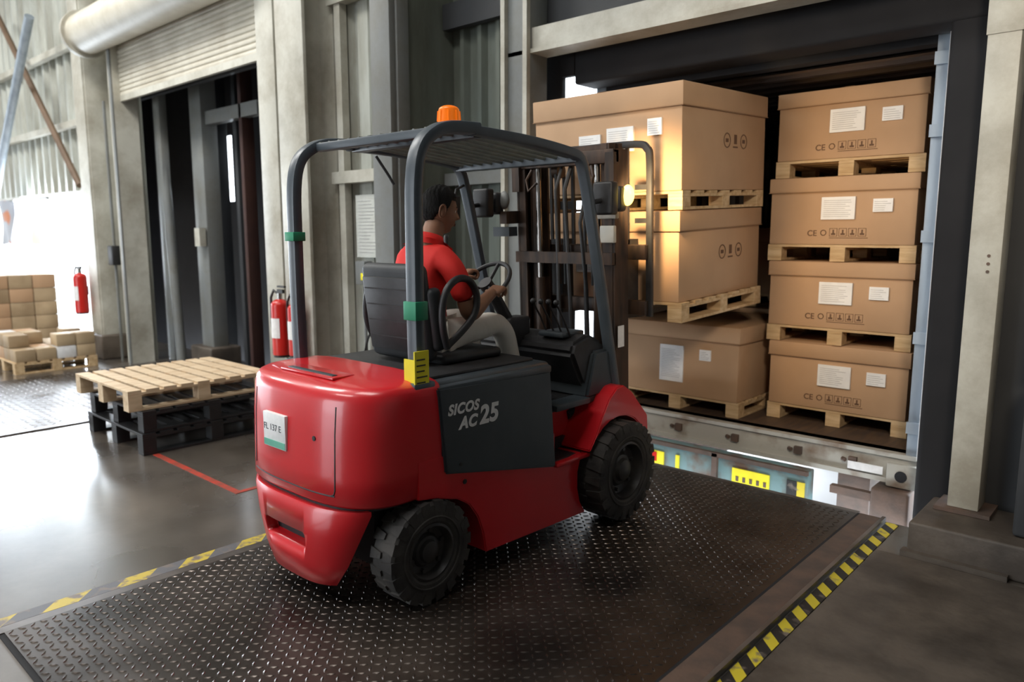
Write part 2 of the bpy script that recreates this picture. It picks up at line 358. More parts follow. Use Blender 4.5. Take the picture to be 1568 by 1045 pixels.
m.box(-3.9,-3.68,4.62,4.68,-.3,3.4,'dark',b=.01); m.box(-3.68,-3.56,4.62,4.68,-.3,2.62,'dark',b=.01)
m.box(-3.56,-.86,4.62,4.88,2.76,3.4,'dark',b=.02); m.box(-3.7,-3.56,4.62,4.68,2.83,3.4,'dark',b=.01)
m.done()
# ---------------------------------------------------------------- container
cn=empty('shipping_container')
m=MB('shell')
X0,X1,Y0,Y1=-3.54,-1.10,4.92,11
m.box(X0,X1,Y0,Y1,.24,.31,'contf')
m.box(X0,X1,Y1-.05,Y1,.11,2.9,'cont')
m.box(X0,X1,Y0,Y1,2.86,2.9,'cont')
def corr2(kind):
    prof=[];y=Y0+.08
    while y<Y1:
        prof.extend([(y,0),(y+.07,0),(y+.10,.035),(y+.17,.035)]); y+=.2
    vs=[];fs=[]
    for (y,d) in prof:
        if kind=='roof': vs+=[(X0+.03,y,2.70+d),(X1-.03,y,2.70+d)]
        elif kind=='R': vs+=[(X1-.065+d,y,.31),(X1-.065+d,y,2.75)]
        else: vs+=[(X0+.065-d,y,.31),(X0+.065-d,y,2.75)]
    for i in range(len(prof)-1): fs.append((2*i,2*i+2,2*i+3,2*i+1))
    m.add(vs,fs,'cont')
for k in ('roof','R','L'): corr2(k)
m.box(X0,X0+.02,Y0,Y1,.11,2.9,'cont'); m.box(X1-.02,X1,Y0,Y1,.11,2.9,'cont')
m.done(cn,smooth=False)
m=MB('end_frame')
m.box(X0,X1,Y0-.04,Y0+.10,.12,.285,'sill',b=.008); m.box(X0,X1,Y0-.06,Y0+.08,.285,.31,'sill'); m.box(X0,X1,Y0-.06,Y0-.03,.12,.15,'sill')
m.box(X0,X0+.09,Y0-.04,Y0+.1,.12,2.9,'post',b=.006)
m.box(X1-.075,X1,Y0-.04,Y0+.1,.3,2.9,'post',b=.006)
m.box(X0,X1,Y0-.035,Y0+.08,2.72,2.9,'dark',b=.006)
for z in (.45,1.0,1.6,2.2,2.6):
    m.box(X1-.08,X1+.02,Y0-.06,Y0-.04,z,z+.07,'post')
m.cyl((X1+.01,Y0-.085,.3),(X1+.01,Y0-.085,2.85),.014,'white')
for x in (-3.2,-2.75,-2.3,-1.85,-1.5):
    m.box(x,x+.05,Y0-.065,Y0-.035,.19,.24,'rust'); m.cyl((x-.04,Y0-.045,.215),(x-.02,Y0-.06,.215),.014,'rust',8)
m.box(X1-.17,X1+.0,Y0-.07,Y0+.1,.10,.25,'sill',b=.01); m.cyl((X1-.085,Y0-.075,.175),(X1-.085,Y0-.06,.175),.035,'dark',16)
m.box(X1-.40,X1-.19,Y0-.068,Y0-.058,.165,.215,'white')
m.done(cn)
t=MB('trailer_bed'); 
t.box(-3.5,-1.72,4.80,4.90,-.15,.10,'teal',b=.01); t.box(-3.5,-1.72,4.77,4.80,.075,.105,'rust'); t.box(-3.5,-1.72,4.77,4.80,-.17,-.14,'rust')
for (a,b_) in ((-3.05,-2.80),(-2.70,-2.67),(-2.25,-1.98),(-1.86,-1.74)): t.box(a,b_,4.790,4.802,-.10,.02,'haz' if a>-1.9 else 'yellow')
t.box(-2.96,-2.86,4.786,4.792,-.06,.01,'exred'); t.box(-2.4,-2.36,4.77,4.81,-.15,.1,'rust')
for q in range(5): t.box(-2.22+q*.05,-2.20+q*.05,4.787,4.791,-.07,-.035,'rust')
t.box(-1.34,-1.12,4.80,4.98,-.14,.09,'rust',b=.02); t.box(-1.6,-1.34,4.85,4.9,-.02,.03,'rust'); t.box(-3.3,-3.1,5,11,-.4,.1,'rust'); t.box(-1.6,-1.4,5,11,-.4,.1,'rust')
for x in (-3.2,-1.5): 
    t.lathe([(-.14,.25),(-.15,.45),(-.1,.5),(.1,.5),(.15,.45),(.14,.25)],(x,9.6,-.7),'rubber')
t.done()

# ---------------------------------------------------------------- pallets & cartons
def pallet(name,x0,x1,y0,y1,z,h=.12,k='wood',T=None,boards=7):
    m=MB(name); b=.018; bw=.1
    xm=(x0+x1)/2; ym=(y0+y1)/2
    for a in (x0,xm-bw/2,x1-bw):
        m.box(a,a+bw,y0,y1,z,z+b,k); m.box(a,a+bw,y0,y1,z+h-2*b,z+h-b,k)
        for c in (y0,ym-bw/2,y1-bw): m.box(a,a+bw,c,c+bw,z+b,z+h-2*b,k)
    st=(y1-y0-bw)/(boards-1)
    for i in range(boards): m.box(x0,x1,y0+i*st,y0+i*st+bw,z+h-b,z+h,k)
    o=m.done(smooth=False,bevel=.002)
    if T: o.matrix_world=T
    return o
RX=Matrix.Rotation(math.pi/2,4,'X')
RSX=Matrix.Rotation(math.pi/2,4,'Z')@Matrix.Rotation(math.pi/2,4,'X') # faces +X
def box_carton(name,x0,x1,y0,y1,z0,z1,T=None,labels=(),side=False,front_icons=True):
    m=MB(name); h=z1-z0; lz=z1-h*.22
    m.box(x0+.012,x1-.012,y0+.012,y1-.012,z0,lz+.01,'card',b=.006)
    m.box(x0,x1,y0,y1,lz,z1,'card',b=.008)
    m.box(x0-.0015,x1+.0015,y0-.0015,y1+.0015,lz-.001,lz+.004,'card2')
    m.box((x0+x1)/2-.03,(x0+x1)/2+.03,y0-.001,y1+.001,z1-.0005,z1+.001,'card2')
    W=x1-x0
    for (u,v,w_,h_) in labels:
        lx=x0+u*W; lzz=z0+v*h
        yy=y0-.002
        m.box(lx,lx+w_,yy,y0+.012,lzz,lzz+h_,'label')
        nl=max(2,int(h_/.016))
        for q in range(nl):
            ww=w_*(.5+.35*random.random()); m.box(lx+w_*.07,lx+w_*.07+ww,yy-.0008,yy,lzz+h_*(.12+.8*q/nl),lzz+h_*(.12+.8*q/nl)+.003,'grayink')
    def icons(Tm):
        m.text('CE',.055,'ink',Tm@Matrix.Translation((-.15,.004,0)),off=.001)
        m.tube([Tm@Vector((-.04+.018*math.cos(t/12*6.283),.025+.018*math.sin(t/12*6.283),0)) for t in range(12)],.003,'ink',seg=6,closed=True)
        for q in range(4):
            a=q*.062
            for (xx0,xx1,yy0,yy1) in ((a,a+.052,0,.003),(a,a+.052,.052,.055),(a,a+.003,0,.055),(a+.049,a+.052,0,.055),(a+.012,a+.040,.010,.022),(a+.021,a+.031,.02,.045)):
                m.box(xx0,xx1,yy0,yy1,-.0005,.0008,'ink',T=Tm)
        m.box(-.0,.25,-.012,-.008,-.0005,.0008,'ink',T=Tm)
    if front_icons: icons(Matrix.Translation((x0+W*.44,y0+.0115,z0+h*.12))@RX)
    if side:
        Tm=Matrix.Translation((x1-.0118,y0+(y1-y0)*.50,z0+h*.50))@RSX
        for q,r in ((0,.045),(.12,.0),(.24,.045)):
            if r:
                m.tube([Tm@Vector((q+r*math.cos(t/16*6.283),r*math.sin(t/16*6.283),.0)) for t in range(16)],.004,'ink',seg=6,closed=True)
                m.box(q-.02,q+.02,-.012,.012,-.0005,.001,'ink',T=Tm)
            else:
                m.box(q-.035,q+.035,-.045,-.035,-.0005,.001,'ink',T=Tm); m.box(q-.02,q+.02,-.02,.04,-.0005,.001,'ink',T=Tm)
    o=m.done()
    if T: o.matrix_world=T
    return o
random.seed(3)
for i in range(4):
    z=.312+i*.575
    dx=(.0,-.03,-.05,-.02)[i]; 
    pallet('wooden_pallet',-2.22+dx,-1.27+dx*.5,5.26,6.3,z,.115)
    box_carton('cardboard_box',-2.22+dx,-1.27+dx*.5,5.24,6.32,z+.116,z+.572,labels=((.38,.37,.22,.15),(.72,.47,.12,.085)))
for i in range(4):
    z=.312+i*.575
    pallet('wooden_pallet',-2.25,-1.27,6.5,7.5,z,.115); box_carton('cardboard_box',-2.25,-1.27,6.48,7.52,z+.116,z+.572,front_icons=False)
pallet('wooden_pallet',-3.38,-2.33,5.02,6.05,.312,.115)
box_carton('cardboard_box',-3.38,-2.33,5.0,6.08,.428,.98,labels=((.38,.18,.20,.28),(.70,.52,.09,.08)),front_icons=False)
for i in range(2):
    z=.312+i*.7
    pallet('wooden_pallet',-3.38,-2.33,6.3,7.35,z,.115); box_carton('cardboard_box',-3.38,-2.33,6.28,7.37,z+.116,z+.69,front_icons=False)
ang=math.radians(2.6); piv=Vector((0,3.6,.5))
TM=Matrix.Translation(piv)@Matrix.Rotation(ang,4,'X')@Matrix.Translation(-piv)
p_=TM.inverted()@Vector((0,4.10,1.10)); ly,lz=p_.y,p_.z
pallet('wooden_pallet',-3.45,-2.30,ly,ly+1.14,lz,.125,T=TM)
box_carton('cardboard_box',-3.44,-2.31,ly-.01,ly+1.15,lz+.126,lz+.69,T=TM,side=True,labels=((.3,.3,.2,.16),),front_icons=False)
pallet('wooden_pallet',-3.45,-2.30,ly,ly+1.14,lz+.695,.115,T=TM)
box_carton('cardboard_box',-3.45,-2.29,ly-.02,ly+1.16,lz+.811,lz+1.445,T=TM,side=True,labels=((.34,.40,.17,.12),(.53,.40,.20,.15),(.79,.53,.10,.10)),front_icons=False)

pallet('plastic_pallet',-6.78,-5.66,2.14,3.30,0.0005,.165,'bplast',boards=9)
pallet('plastic_pallet',-6.76,-5.68,2.16,3.28,.167,.165,'bplast',boards=9)
o=pallet('wooden_pallet',-6.82,-5.72,2.08,3.24,.334,.16,'wood2',boards=9)
g=empty('palletised_goods')
pl=pallet('goods_pallet',-11.1,-10.10,2.45,3.35,0,.14,'wood'); pl.parent=g
m=MB('goods_cartons')
random.seed(5)
for i in range(4):
    for j in range(4):
        for k in range(random.choice((1,2,2))):
            x=-11.08+i*.245; y=2.47+j*.22; z=.142+k*.15
            m.box(x,x+.235,y,y+.21,z,z+.145,random.choice(('carton_misc','carton_misc','white','card')),b=.006)
m.done(g)
g=empty('palletised_goods')
pl=pallet('goods_pallet',-13.0,-11.9,2.6,3.5,0,.14,'wood'); pl.parent=g
m=MB('goods_cartons')
for i in range(3):
    for j in range(3):
        for k in range(5):
            x=-12.98+i*.36; y=2.62+j*.29; z=.142+k*.19
            m.box(x,x+.35,y,y+.28,z,z+.185,random.choice(('card','carton_misc','carton_misc')),b=.006)
m.done(g)
m=MB('printed_banner'); 
vs=[];fs=[]
for i in range(13):
    for j in range(7):
        x=-15.4+i*.2; z=1.45+j*.12; vs.append((x,3.72+.04*math.sin(i*1.3+j*.5),z+.04*math.sin(i*.8)))
for i in range(12):
    for j in range(6): a=i*7+j; fs.append((a,a+7,a+8,a+1))
m.add(vs,fs,'tarp'); m.cyl((-15.5,3.76,2.19),(-12.9,3.76,2.19),.02,'steelg'); m.done()

# ---------------------------------------------------------------- fire extinguishers, wall boxes
def exting(x,y,z,s=1.):
    m=MB('fire_extinguisher'); T=Matrix.Translation((x,y,z))@Matrix.Scale(s,4)
    m.cyl((0,0,0),(0,0,.40),.072,'exred',28,T=T); m.sphere((0,0,.40),.072,'exred',24,T=T,sc=(1,1,.75)); m.cyl((0,0,-.02),(0,0,.01),.066,'black',24,T=T)
    m.cyl((0,0,.44),(0,0,.50),.022,'chrome',12,T=T); m.box(-.02,.06,-.012,.012,.50,.53,'black',T=T); m.box(-.02,.085,-.01,.01,.545,.56,'black',T=T)
    m.tube([(-.02,0,.49),(-.07,-.01,.52),(-.10,-.02,.46),(-.105,-.02,.25),(-.095,-.01,.1)],.011,'black',8,T=T)
    m.cyl((-.095,-.01,.1),(-.09,-.01,.0),.016,'black',10,r2=.022,T=T)
    m.add([(.075*math.cos(a),.075*math.sin(a),zz) for zz in (.14,.3) for a in [math.radians(-130+i*13) for i in range(8)]],[(i,i+1,i+9,i+8) for i in range(7)],'white',T=T)
    m.box(-.03,.03,.055,.075,.2,.3,'black',T=T)
    return m.done()
exting(-5.96,3.50,.58,1.1); exting(-5.72,3.51,.60,1.0); exting(-10.85,3.46,.62,1.15)
m=MB('switch_box'); m.box(-5.30,-5.17,3.84,3.93,1.22,1.42,'steelg',b=.01); m.box(-5.13,-5.03,3.84,3.93,1.2,1.38,'dgrey',b=.01); m.box(-5.2,-5.14,3.82,3.85,1.26,1.32,'yellow',b=.005)
m.cyl((-5.25,3.90,.0),(-5.25,3.90,1.22),.014,'steelg'); m.tube([(-5.08,3.9,1.2),(-5.1,3.88,.9),(-5.2,3.88,.75),(-5.3,3.88,.5)],.01,'black',8); m.done()
m=MB('notice_sheet'); m.box(-5.38,-5.02,3.925,3.935,1.45,1.98,'notice')
for q in range(16): m.box(-5.34,-5.34+.12+.16*random.random(),3.922,3.926,1.49+q*.029,1.495+q*.029,'grayink')
m.done(smooth=False)
m=MB('conduit'); m.cyl((-10.30,3.72,0),(-10.30,3.72,3.3),.018,'steelg'); m.box(-10.38,-10.22,3.66,3.76,1.25,1.5,'black',b=.01); m.done()

# ---------------------------------------------------------------- FORKLIFT
CX=-2.90
FT=Matrix.Translation((CX,0,.014))
fk=empty('forklift',FT)
def rear_outline(w,yr,yf,n=3.,steps=28):
    pts=[]
    for i in range(-steps,steps+1):
        t=i/steps*math.pi/2
        s_,c_=math.sin(t),math.cos(t)
        x=math.copysign(abs(s_)**(2/n),s_)*w; y=yf-(yf-yr)*abs(c_)**(2/n)
        pts.append((x,y))
    return pts
def loft(name,levels,k,mb=None):
    m=mb or MB(name); rings=[]
    for (z,w,yr,yf,ye) in levels:
        o=rear_outline(w,yr,yf); r=[(-w*.9999,ye)]+o+[(w*.9999,ye)]
        rings.append([(x,y,z) for x,y in r])
    n=len(rings[0]); vs=[p for r in rings for p in r]; fs=[]
    for i in range(len(rings)-1):
        for j in range(n): fs.append((i*n+j,i*n+(j+1)%n,(i+1)*n+(j+1)%n,(i+1)*n+j))
    fs.append(tuple(reversed(range(n)))); fs.append(tuple(range((len(rings)-1)*n,len(rings)*n)))
    m.add(vs,fs,k); return m
BY=1.705
m=loft('counterweight_upper',[(.485,.495,BY+.01,2.03,2.16),(.50,.512,BY-.005,2.04,2.16),(.62,.518,BY,2.05,2.16),(.80,.52,BY+.008,2.05,2.16),(.93,.52,BY+.02,2.055,2.16),(.965,.516,BY+.03,2.06,2.16),(.986,.505,BY+.048,2.06,2.16),(.997,.485,BY+.075,2.065,2.16),(1.006,.44,BY+.12,2.07,2.16),(1.014,.33,BY+.20,2.08,2.16),(1.018,.2,BY+.28,2.09,2.16)],'red')
cw=m.done(fk,ang=60)
m=MB('counterweight_lower')
lev=[(.09,.26,1.73,1.88,1.765),(.102,.29,1.71,1.90,1.77),(.20,.345,1.688,1.93,1.79),(.34,.41,1.678,1.97,1.81),(.455,.47,1.685,2.0,1.83),(.473,.475,1.695,2.0,1.83)]
rings=[]
for (z,w,yr,yf,ye) in lev:
    k=[p for p in rear_outline(w,yr,yf,steps=60) if p[1]<=ye]
    R=[]; L=[0]
    for i in range(1,len(k)): L.append(L[-1]+math.dist(k[i],k[i-1]))
    for q in range(41):
        t=L[-1]*q/40
        for i in range(1,len(k)):
            if L[i]>=t-1e-9:
                a=(t-L[i-1])/max(1e-9,L[i]-L[i-1]); R.append((k[i-1][0]*(1-a)+k[i][0]*a,k[i-1][1]*(1-a)+k[i][1]*a)); break
    rings.append([(x,y,z) for x,y in R])
n=41; vs=[p for r in rings for p in r]; fs=[]
for i in range(len(rings)-1):
    for j in range(n): fs.append((i*n+j,i*n+(j+1)%n,(i+1)*n+(j+1)%n,(i+1)*n+j))
fs.append(tuple(reversed(range(n)))); fs.append(tuple(range((len(rings)-1)*n,len(rings)*n)))
m.add(vs,fs,'red'); cl=m.done(fk,ang=50)
m=MB('slot_cutter'); m.box(-.18,.15,1.5,1.755,.265,.345,'black',b=.02); cut=m.done(fk); 
bo=cl.modifiers.new('slot','BOOLEAN'); bo.object=cut; bo.operation='DIFFERENCE'; bo.solver='EXACT'
bpy.context.view_layer.update()
dg=bpy.context.evaluated_depsgraph_get(); me=D.meshes.new_from_object(cl.evaluated_get(dg)); cl.modifiers.clear(); cl.data=me; D.objects.remove(cut)
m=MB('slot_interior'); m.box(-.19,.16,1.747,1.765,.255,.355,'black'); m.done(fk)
m=MB('counterweight_gap'); 
loft('',[(.468,.46,1.72,2.0,2.1),(.49,.46,1.72,2.0,2.1)],'black',mb=m); m.done(fk)
def ry(x,z):
    w=.519; 
    lv=[(.5,BY-.005,2.04),(.62,BY,2.05),(.80,BY+.008,2.05),(.93,BY+.02,2.055),(1.0,BY+.04,2.06)]
    for a,b in zip(lv,lv[1:]):
        if z<=b[0]:
            t=max(0,(z-a[0])/(b[0]-a[0])); yr=a[1]*(1-t)+b[1]*t; yf=a[2]*(1-t)+b[2]*t; break
    return yf-(yf-yr)*(1-min(1,abs(x)/w)**3)**(1/3)
m=MB('counterweight_details')
for sx in (-.32,.32):
    m.tube([(sx,ry(sx,z)+.0005,z) for z in [.56+.03*i for i in range(13)]],.0035,'black',6)
m.tube([(-.32+.04*i,ry(-.32+.04*i,.535)+.0005,.535) for i in range(17)],.0035,'black',6)
m.tube([(.32,ry(.32,.56)+.0005,.56),(.315,ry(.315,.545)+.0005,.543),(.30,ry(.3,.535)+.0005,.535)],.0035,'black',6)
m.box(-.19,.17,1.84,1.87,1.008,1.022,'dgrey',b=.004); m.box(-.22,.2,1.82,1.94,1.006,1.018,'red',b=.005)
m.box(-.185,.0,ry(0,.76)-.012,ry(0,.76)+.01,.675,.835,'white',b=.004); m.box(-.18,-.005,ry(0,.76)-.014,ry(0,.76)-.01,.68,.71,'plateg')
m.text('FL 137 E',.042,'dgrey',Matrix.Translation((-.18,ry(0,.76)-.0125,.755))@RX)
m.cyl((.20,ry(.2,.77)-.003,.77),(.20,1.74,.77),.011,'black',16)
m.done(fk)
side=[(2.02,.66),(2.02,.486),(2.10,.474),(2.17,.455),(2.26,.43),(2.33,.385),(2.385,.31),(2.42,.22),(2.44,.115),(3.24,.09),(3.19,.16),(3.165,.25),(3.165,.34),(3.20,.445),(2.96,.42),(2.94,.66)]
m=MB('chassis_sides')
for sg in (1,-1):
    m.prism(side,'x',sg*.36,sg*.52,'red',bev=.006)
    m.cyl((sg*.515,2.30,.505),(sg*.523,2.30,.505),.012,'black',12)
    arcp=[(3.50+.315*math.cos(math.radians(a)),.285+.315*math.sin(math.radians(a))) for a in (25,45,60,75,90,105,120,135,150)]
    fen=[(3.215,.455),(3.28,.53),(3.33,.62),(3.40,.72),(3.47,.77),(3.54,.775),(3.63,.72),(3.80,.555),(3.81,.46)]+arcp
    m.prism(fen,'x',sg*.30,sg*.56,'red',bev=.006)
    m.box(sg*.32,sg*.535,2.965,3.26,.41,.435,'red',b=.008)
    m.box(sg*.30,sg*.34,2.94,3.34,.42,.70,'red')
    m.box(sg*.335,sg*.50,2.98,3.22,.435,.442,'black')
m.box(-.36,.36,1.9,3.7,.18,.50,'black'); m.box(-.34,.34,3.55,3.8,.25,.74,'red',b=.01)
m.done(fk,ang=40)
m=MB('battery_side_panel')
for sg in (1,-1):
    q=[(2.135,.968),(2.905,.942),(2.955,.422),(2.175,.572)]
    m.prism(q,'x',sg*.47,sg*.535,'dgrey',bev=.008)
    m.prism([(2.14,.60),(2.14,.50),(2.96,.40),(2.96,.6)],'x',sg*.40,sg*.518,'red')
m.cyl((.535,2.26,.60),(.54,2.26,.60),.008,'black',10)
m.text('SICOS',.066,'white',Matrix.Translation((.5365,2.185,.838))@RSX,shear=.25,off=.0026,spacing=1.1)
m.text('AC',.075,'white',Matrix.Translation((.5365,2.255,.765))@RSX,shear=.25,off=.0034,spacing=1.1)
m.text('25',.12,'white',Matrix.Translation((.5365,2.385,.765))@RSX,shear=.12,off=.0045,spacing=1.06)
m.done(fk)
m=MB('hood'); m.box(-.50,.50,2.10,2.95,.60,.985,'dgrey',b=.03); m.box(-.42,.42,2.16,2.9,.98,1.0,'black',b=.008)
m.box(.46,.53,2.15,2.92,.93,.972,'dgrey',b=.012); m.box(-.53,-.46,2.15,2.92,.93,.972,'dgrey',b=.012)
m.box(-.46,.46,2.93,3.5,.69,.725,'black',b=.006); m.box(.38,.5,3.0,3.3,.70,.735,'dgrey',b=.008)
for i in range(10): m.box(-.4,.4,2.98+i*.03,2.99+i*.03,.725,.73,'black')
m.done(fk)
m=MB('dash_cowl')
m.prism([(3.20,.98),(3.22,1.04),(3.36,1.08),(3.50,1.02),(3.60,.74),(3.40,.72),(3.30,.80)],'x',-.44,.44,'black',bev=.02)
m.prism([(3.3,.72),(3.38,.98),(3.52,.98),(3.6,.72)],'x',-.47,.47,'dgrey',bev=.015)
m.box(.18,.36,3.22,3.42,1.06,1.09,'dgrey',b=.01)
m.cyl((0,3.28,.98),(0,3.01,1.34),.035,'black',16); m.box(-.06,.06,3.12,3.3,1.0,1.16,'black',b=.02)
for i in range(4):
    x=.20+i*.055; m.tube([(x,3.28,1.07),(x,3.22,1.17),(x,3.16,1.25)],.006,'black',8); m.sphere((x,3.155,1.265),.017,'black',12)
m.done(fk)
m=MB('steering_wheel'); c=Vector((0,2.975,1.365)); nrm=Vector((0,-.68,.73)).normalized(); u=Vector((1,0,0)); v=nrm.cross(u)
SWc,SWu,SWv,SWn=c,u,v,nrm
m.tube([c+(u*math.cos(t/36*6.2832)+v*math.sin(t/36*6.2832))*.155 for t in range(36)],.013,'black',10,closed=True)
for a in (90,210,330): m.tube([c-nrm*.02,c+(u*math.cos(math.radians(a))+v*math.sin(math.radians(a)))*.15],.011,'black',8)
m.cyl(c-nrm*.035,c+nrm*.005,.04,'black',20)
m.done(fk)
m=MB('seat')
m.box(-.24,.24,2.43,2.86,.99,1.045,'seatv',b=.025)
Tb=Matrix.Translation((.02,2.385,1.02))@Matrix.Rotation(math.radians(8),4,'X')
m.box(-.225,.225,-.05,.03,0,.48,'seatv',T=Tb,b=.039); 
m.box(-.19,.19,-.065,-.045,.05,.42,'black',T=Tb,b=.009)
for z in (.12,.2,.28,.36): m.box(-.17,.17,-.069,-.064,z,z+.006,'black',T=Tb)
m.box(-.25,-.19,-.01,.07,.05,.36,'seatv',T=Tb,b=.028); m.box(.19,.25,-.01,.07,.05,.36,'seatv',T=Tb,b=.028)
for sg in (1,-1):
    m.tube(smoothpath([(sg*.285,2.42,1.09),(sg*.295,2.385,1.18),(sg*.295,2.38,1.28),(sg*.295,2.41,1.37),(sg*.295,2.48,1.42),(sg*.295,2.56,1.41),(sg*.295,2.61,1.34),(sg*.295,2.60,1.25),(sg*.295,2.53,1.18),(sg*.285,2.42,1.10)],4),.018,'black',12)
m.box(-.27,.27,2.42,2.84,.975,1.0,'black',b=.008)
m.done(fk)
m=MB('overhead_guard')
for sg in (1,-1):
    x=sg*.46
    leg=[(x,2.08,.96),(x,2.075,1.2),(x,2.075,1.6),(x,2.08,1.86),(x,2.11,1.99),(x,2.18,2.06),(x,2.28,2.095),(x,2.45,2.105)]
    m.tube(smoothpath(leg),1,'guard',12,ell=(.035,.028))
    m.tube(smoothpath([(x,2.42,2.095),(x,2.8,2.085),(x,3.1,2.06),(x,3.22,2.03),(x,3.27,1.93),(x,3.34,1.69),(x,3.47,1.2),(x,3.585,.74)]),1,'guard',12,ell=(.032,.024))
    m.box(x-.05,x+.05,2.02,2.14,.955,1.0,'guard',b=.008)
for y,z in ((2.22,2.07),(2.46,2.085),(3.22,2.03)): m.box(-.46,.46,y-.025,y+.025,z-.02,z+.02,'guard',b=.006)
for i in range(11):
    x=-.40+i*.08; m.tube([(x,2.2,2.08),(x,2.5,2.10),(x,3.22,2.045)],1,'roofbar',8,ell=(.009,.014))
m.box(.42,.502,2.04,2.11,1.27,1.35,'green',b=.003); m.box(-.502,-.42,2.04,2.11,1.60,1.645,'green',b=.003)
m.box(.50,.507,2.025,2.105,.985,1.14,'yellow'); 
for q in range(5): m.box(.507,.508,2.035,2.035+.04+.02*random.random(),1.0+q*.025,1.006+q*.025,'black')
m.box(.42,.50,2.038,2.044,1.0,1.10,'yellow')
m.box(.12,.15,2.40,2.43,2.055,2.07,'yellow')
m.done(fk)
m=MB('beacon'); bx,by=.40,2.34
m.cyl((bx,by,2.09),(bx,by,2.125),.045,'black',24); m.cyl((bx,by,2.125),(bx,by,2.18),.05,'amber',28,r2=.046); m.sphere((bx,by,2.18),.046,'amber',24,sc=(1,1,.45)); 
for q in range(8):
    a=q*math.pi/4; m.cyl((bx+.05*math.cos(a),by+.05*math.sin(a),2.13),(bx+.047*math.cos(a),by+.047*math.sin(a),2.175),.004,'amber',6)
m.done(fk)
m=MB('work_lamp')
for sg in (1,-1):
    x=sg*.47; m.box(x-.055,x+.075,3.40,3.47,1.74,1.92,'black',b=.015); m.tube([(x,3.3,1.8),(x,3.42,1.82)],.014,'black')
    m.box(x-.03,x+.06,3.50,3.58,1.76,1.90,'black',b=.02)
    m.sphere((x+.07,3.565,1.85),.045,'lamp' if sg>0 else 'steelg',20,sc=(.9,.6,1.3))
m.tube([(-.40,2.55,2.05),(-.36,2.6,1.95),(-.34,2.62,1.9)],.008,'black')
m.done(fk)
def wheel(name,cx,cy,r,w,rim,lugs,sg):
    m=MB(name); R=r; h=w/2
    prof=[(-h*.85,rim),(-h*.98,rim+.015),(-h,rim+(R-rim)*.5),(-h*.93,R-.022),(-h*.80,R-.010),(h*.80,R-.010),(h*.93,R-.022),(h,rim+(R-rim)*.5),(h*.98,rim+.015),(h*.85,rim)]
    c=(cx,cy,R); m.lathe(prof,c,'rubber',56)
    for s2 in (1,-1):
        for i in range(lugs):
            a=2*math.pi*(i+(.5 if s2>0 else 0))/lugs
            T=Matrix.Translation(c)@Matrix.Rotation(a,4,'X')
            da=math.pi/lugs*.62
            wy=R*da
            pts=[(s2*.02*h,-wy*.5),(s2*h*.97,-wy),(s2*h*.97,wy),(s2*.02*h,wy*.5)]
            vs=[];
            for (xx,yy) in pts: vs.append((xx,yy,R-.03 if abs(xx)>.5*h else R-.014))
            for (xx,yy) in pts: vs.append((xx,yy,R-.001 if abs(xx)<.5*h else R-.004))
            m.add(vs,[(0,1,2,3),(7,6,5,4),(0,4,5,1),(1,5,6,2),(2,6,7,3),(3,7,4,0)],'rubber',T)
            vs=[(s2*h*.97,-wy,R-.006),(s2*h*.97,wy,R-.006),(s2*h*1.02,wy*.8,R-.055),(s2*h*1.02,-wy*.8,R-.055),(s2*h*.9,-wy,R-.006),(s2*h*.9,wy,R-.006),(s2*h*.9,wy*.8,R-.055),(s2*h*.9,-wy*.8,R-.055)]
            m.add(vs,[(0,1,2,3),(7,6,5,4),(0,4,5,1),(1,5,6,2),(2,6,7,3),(3,7,4,0)],'rubber',T)
    m.tube([(cx+sg*h*1.0,cy+(rim+.035)*math.cos(t/40*6.2832),R+(rim+.035)*math.sin(t/40*6.2832)) for t in range(40)],.005,'rubber',8,closed=True)
    m.lathe([(sg*h*.9,rim+.004),(sg*h*.95,rim-.008),(sg*h*.75,rim-.014),(sg*h*.35,rim-.022),(sg*h*.28,rim*.62),(sg*h*.5,rim*.52),(sg*h*.55,rim*.42),(sg*h*.75,rim*.36),(sg*h*.85,rim*.2),(sg*h*.86,.001)],c,'rim',40)
    m.lathe([(-sg*h*.85,rim),(-sg*h*.3,rim*.7),(-sg*h*.3,.001)],c,'rim',32)
    for i in range(6):
        a=2*math.pi*i/6+.3; p=Vector((cx,cy+rim*.72*math.cos(a),R+rim*.72*math.sin(a)))
        m.cyl(p+Vector((sg*h*.25,0,0)),p+Vector((sg*h*.5,0,0)),.012,'rim',6)
    return m.done(fk,ang=30)
wheel('front_wheel_1',.53,3.50,.288,.20,.165,22,1); wheel('front_wheel_2',-.53,3.50,.288,.20,.165,22,-1)
wheel('rear_wheel_1',.47,2.08,.238,.15,.128,18,1); wheel('rear_wheel_2',-.44,2.08,.238,.15,.128,18,-1)
m=MB('axles'); m.cyl((-.48,3.50,.288),(.48,3.50,.288),.06,'black'); m.cyl((-.44,2.08,.232),(.44,2.08,.232),.045,'black'); m.box(-.3,.3,2.0,2.15,.2,.45,'black'); m.done(fk)
def chan(m,x,y,z0,z1,w,d,t,k,open_dir):
    m.box(x-t/2,x+t/2,y-d/2,y+d/2,z0,z1,k)
    m.box(x,x+open_dir*w,y-d/2,y-d/2+t,z0,z1,k); m.box(x,x+open_dir*w,y+d/2-t,y+d/2,z0,z1,k)
m=MB('mast')
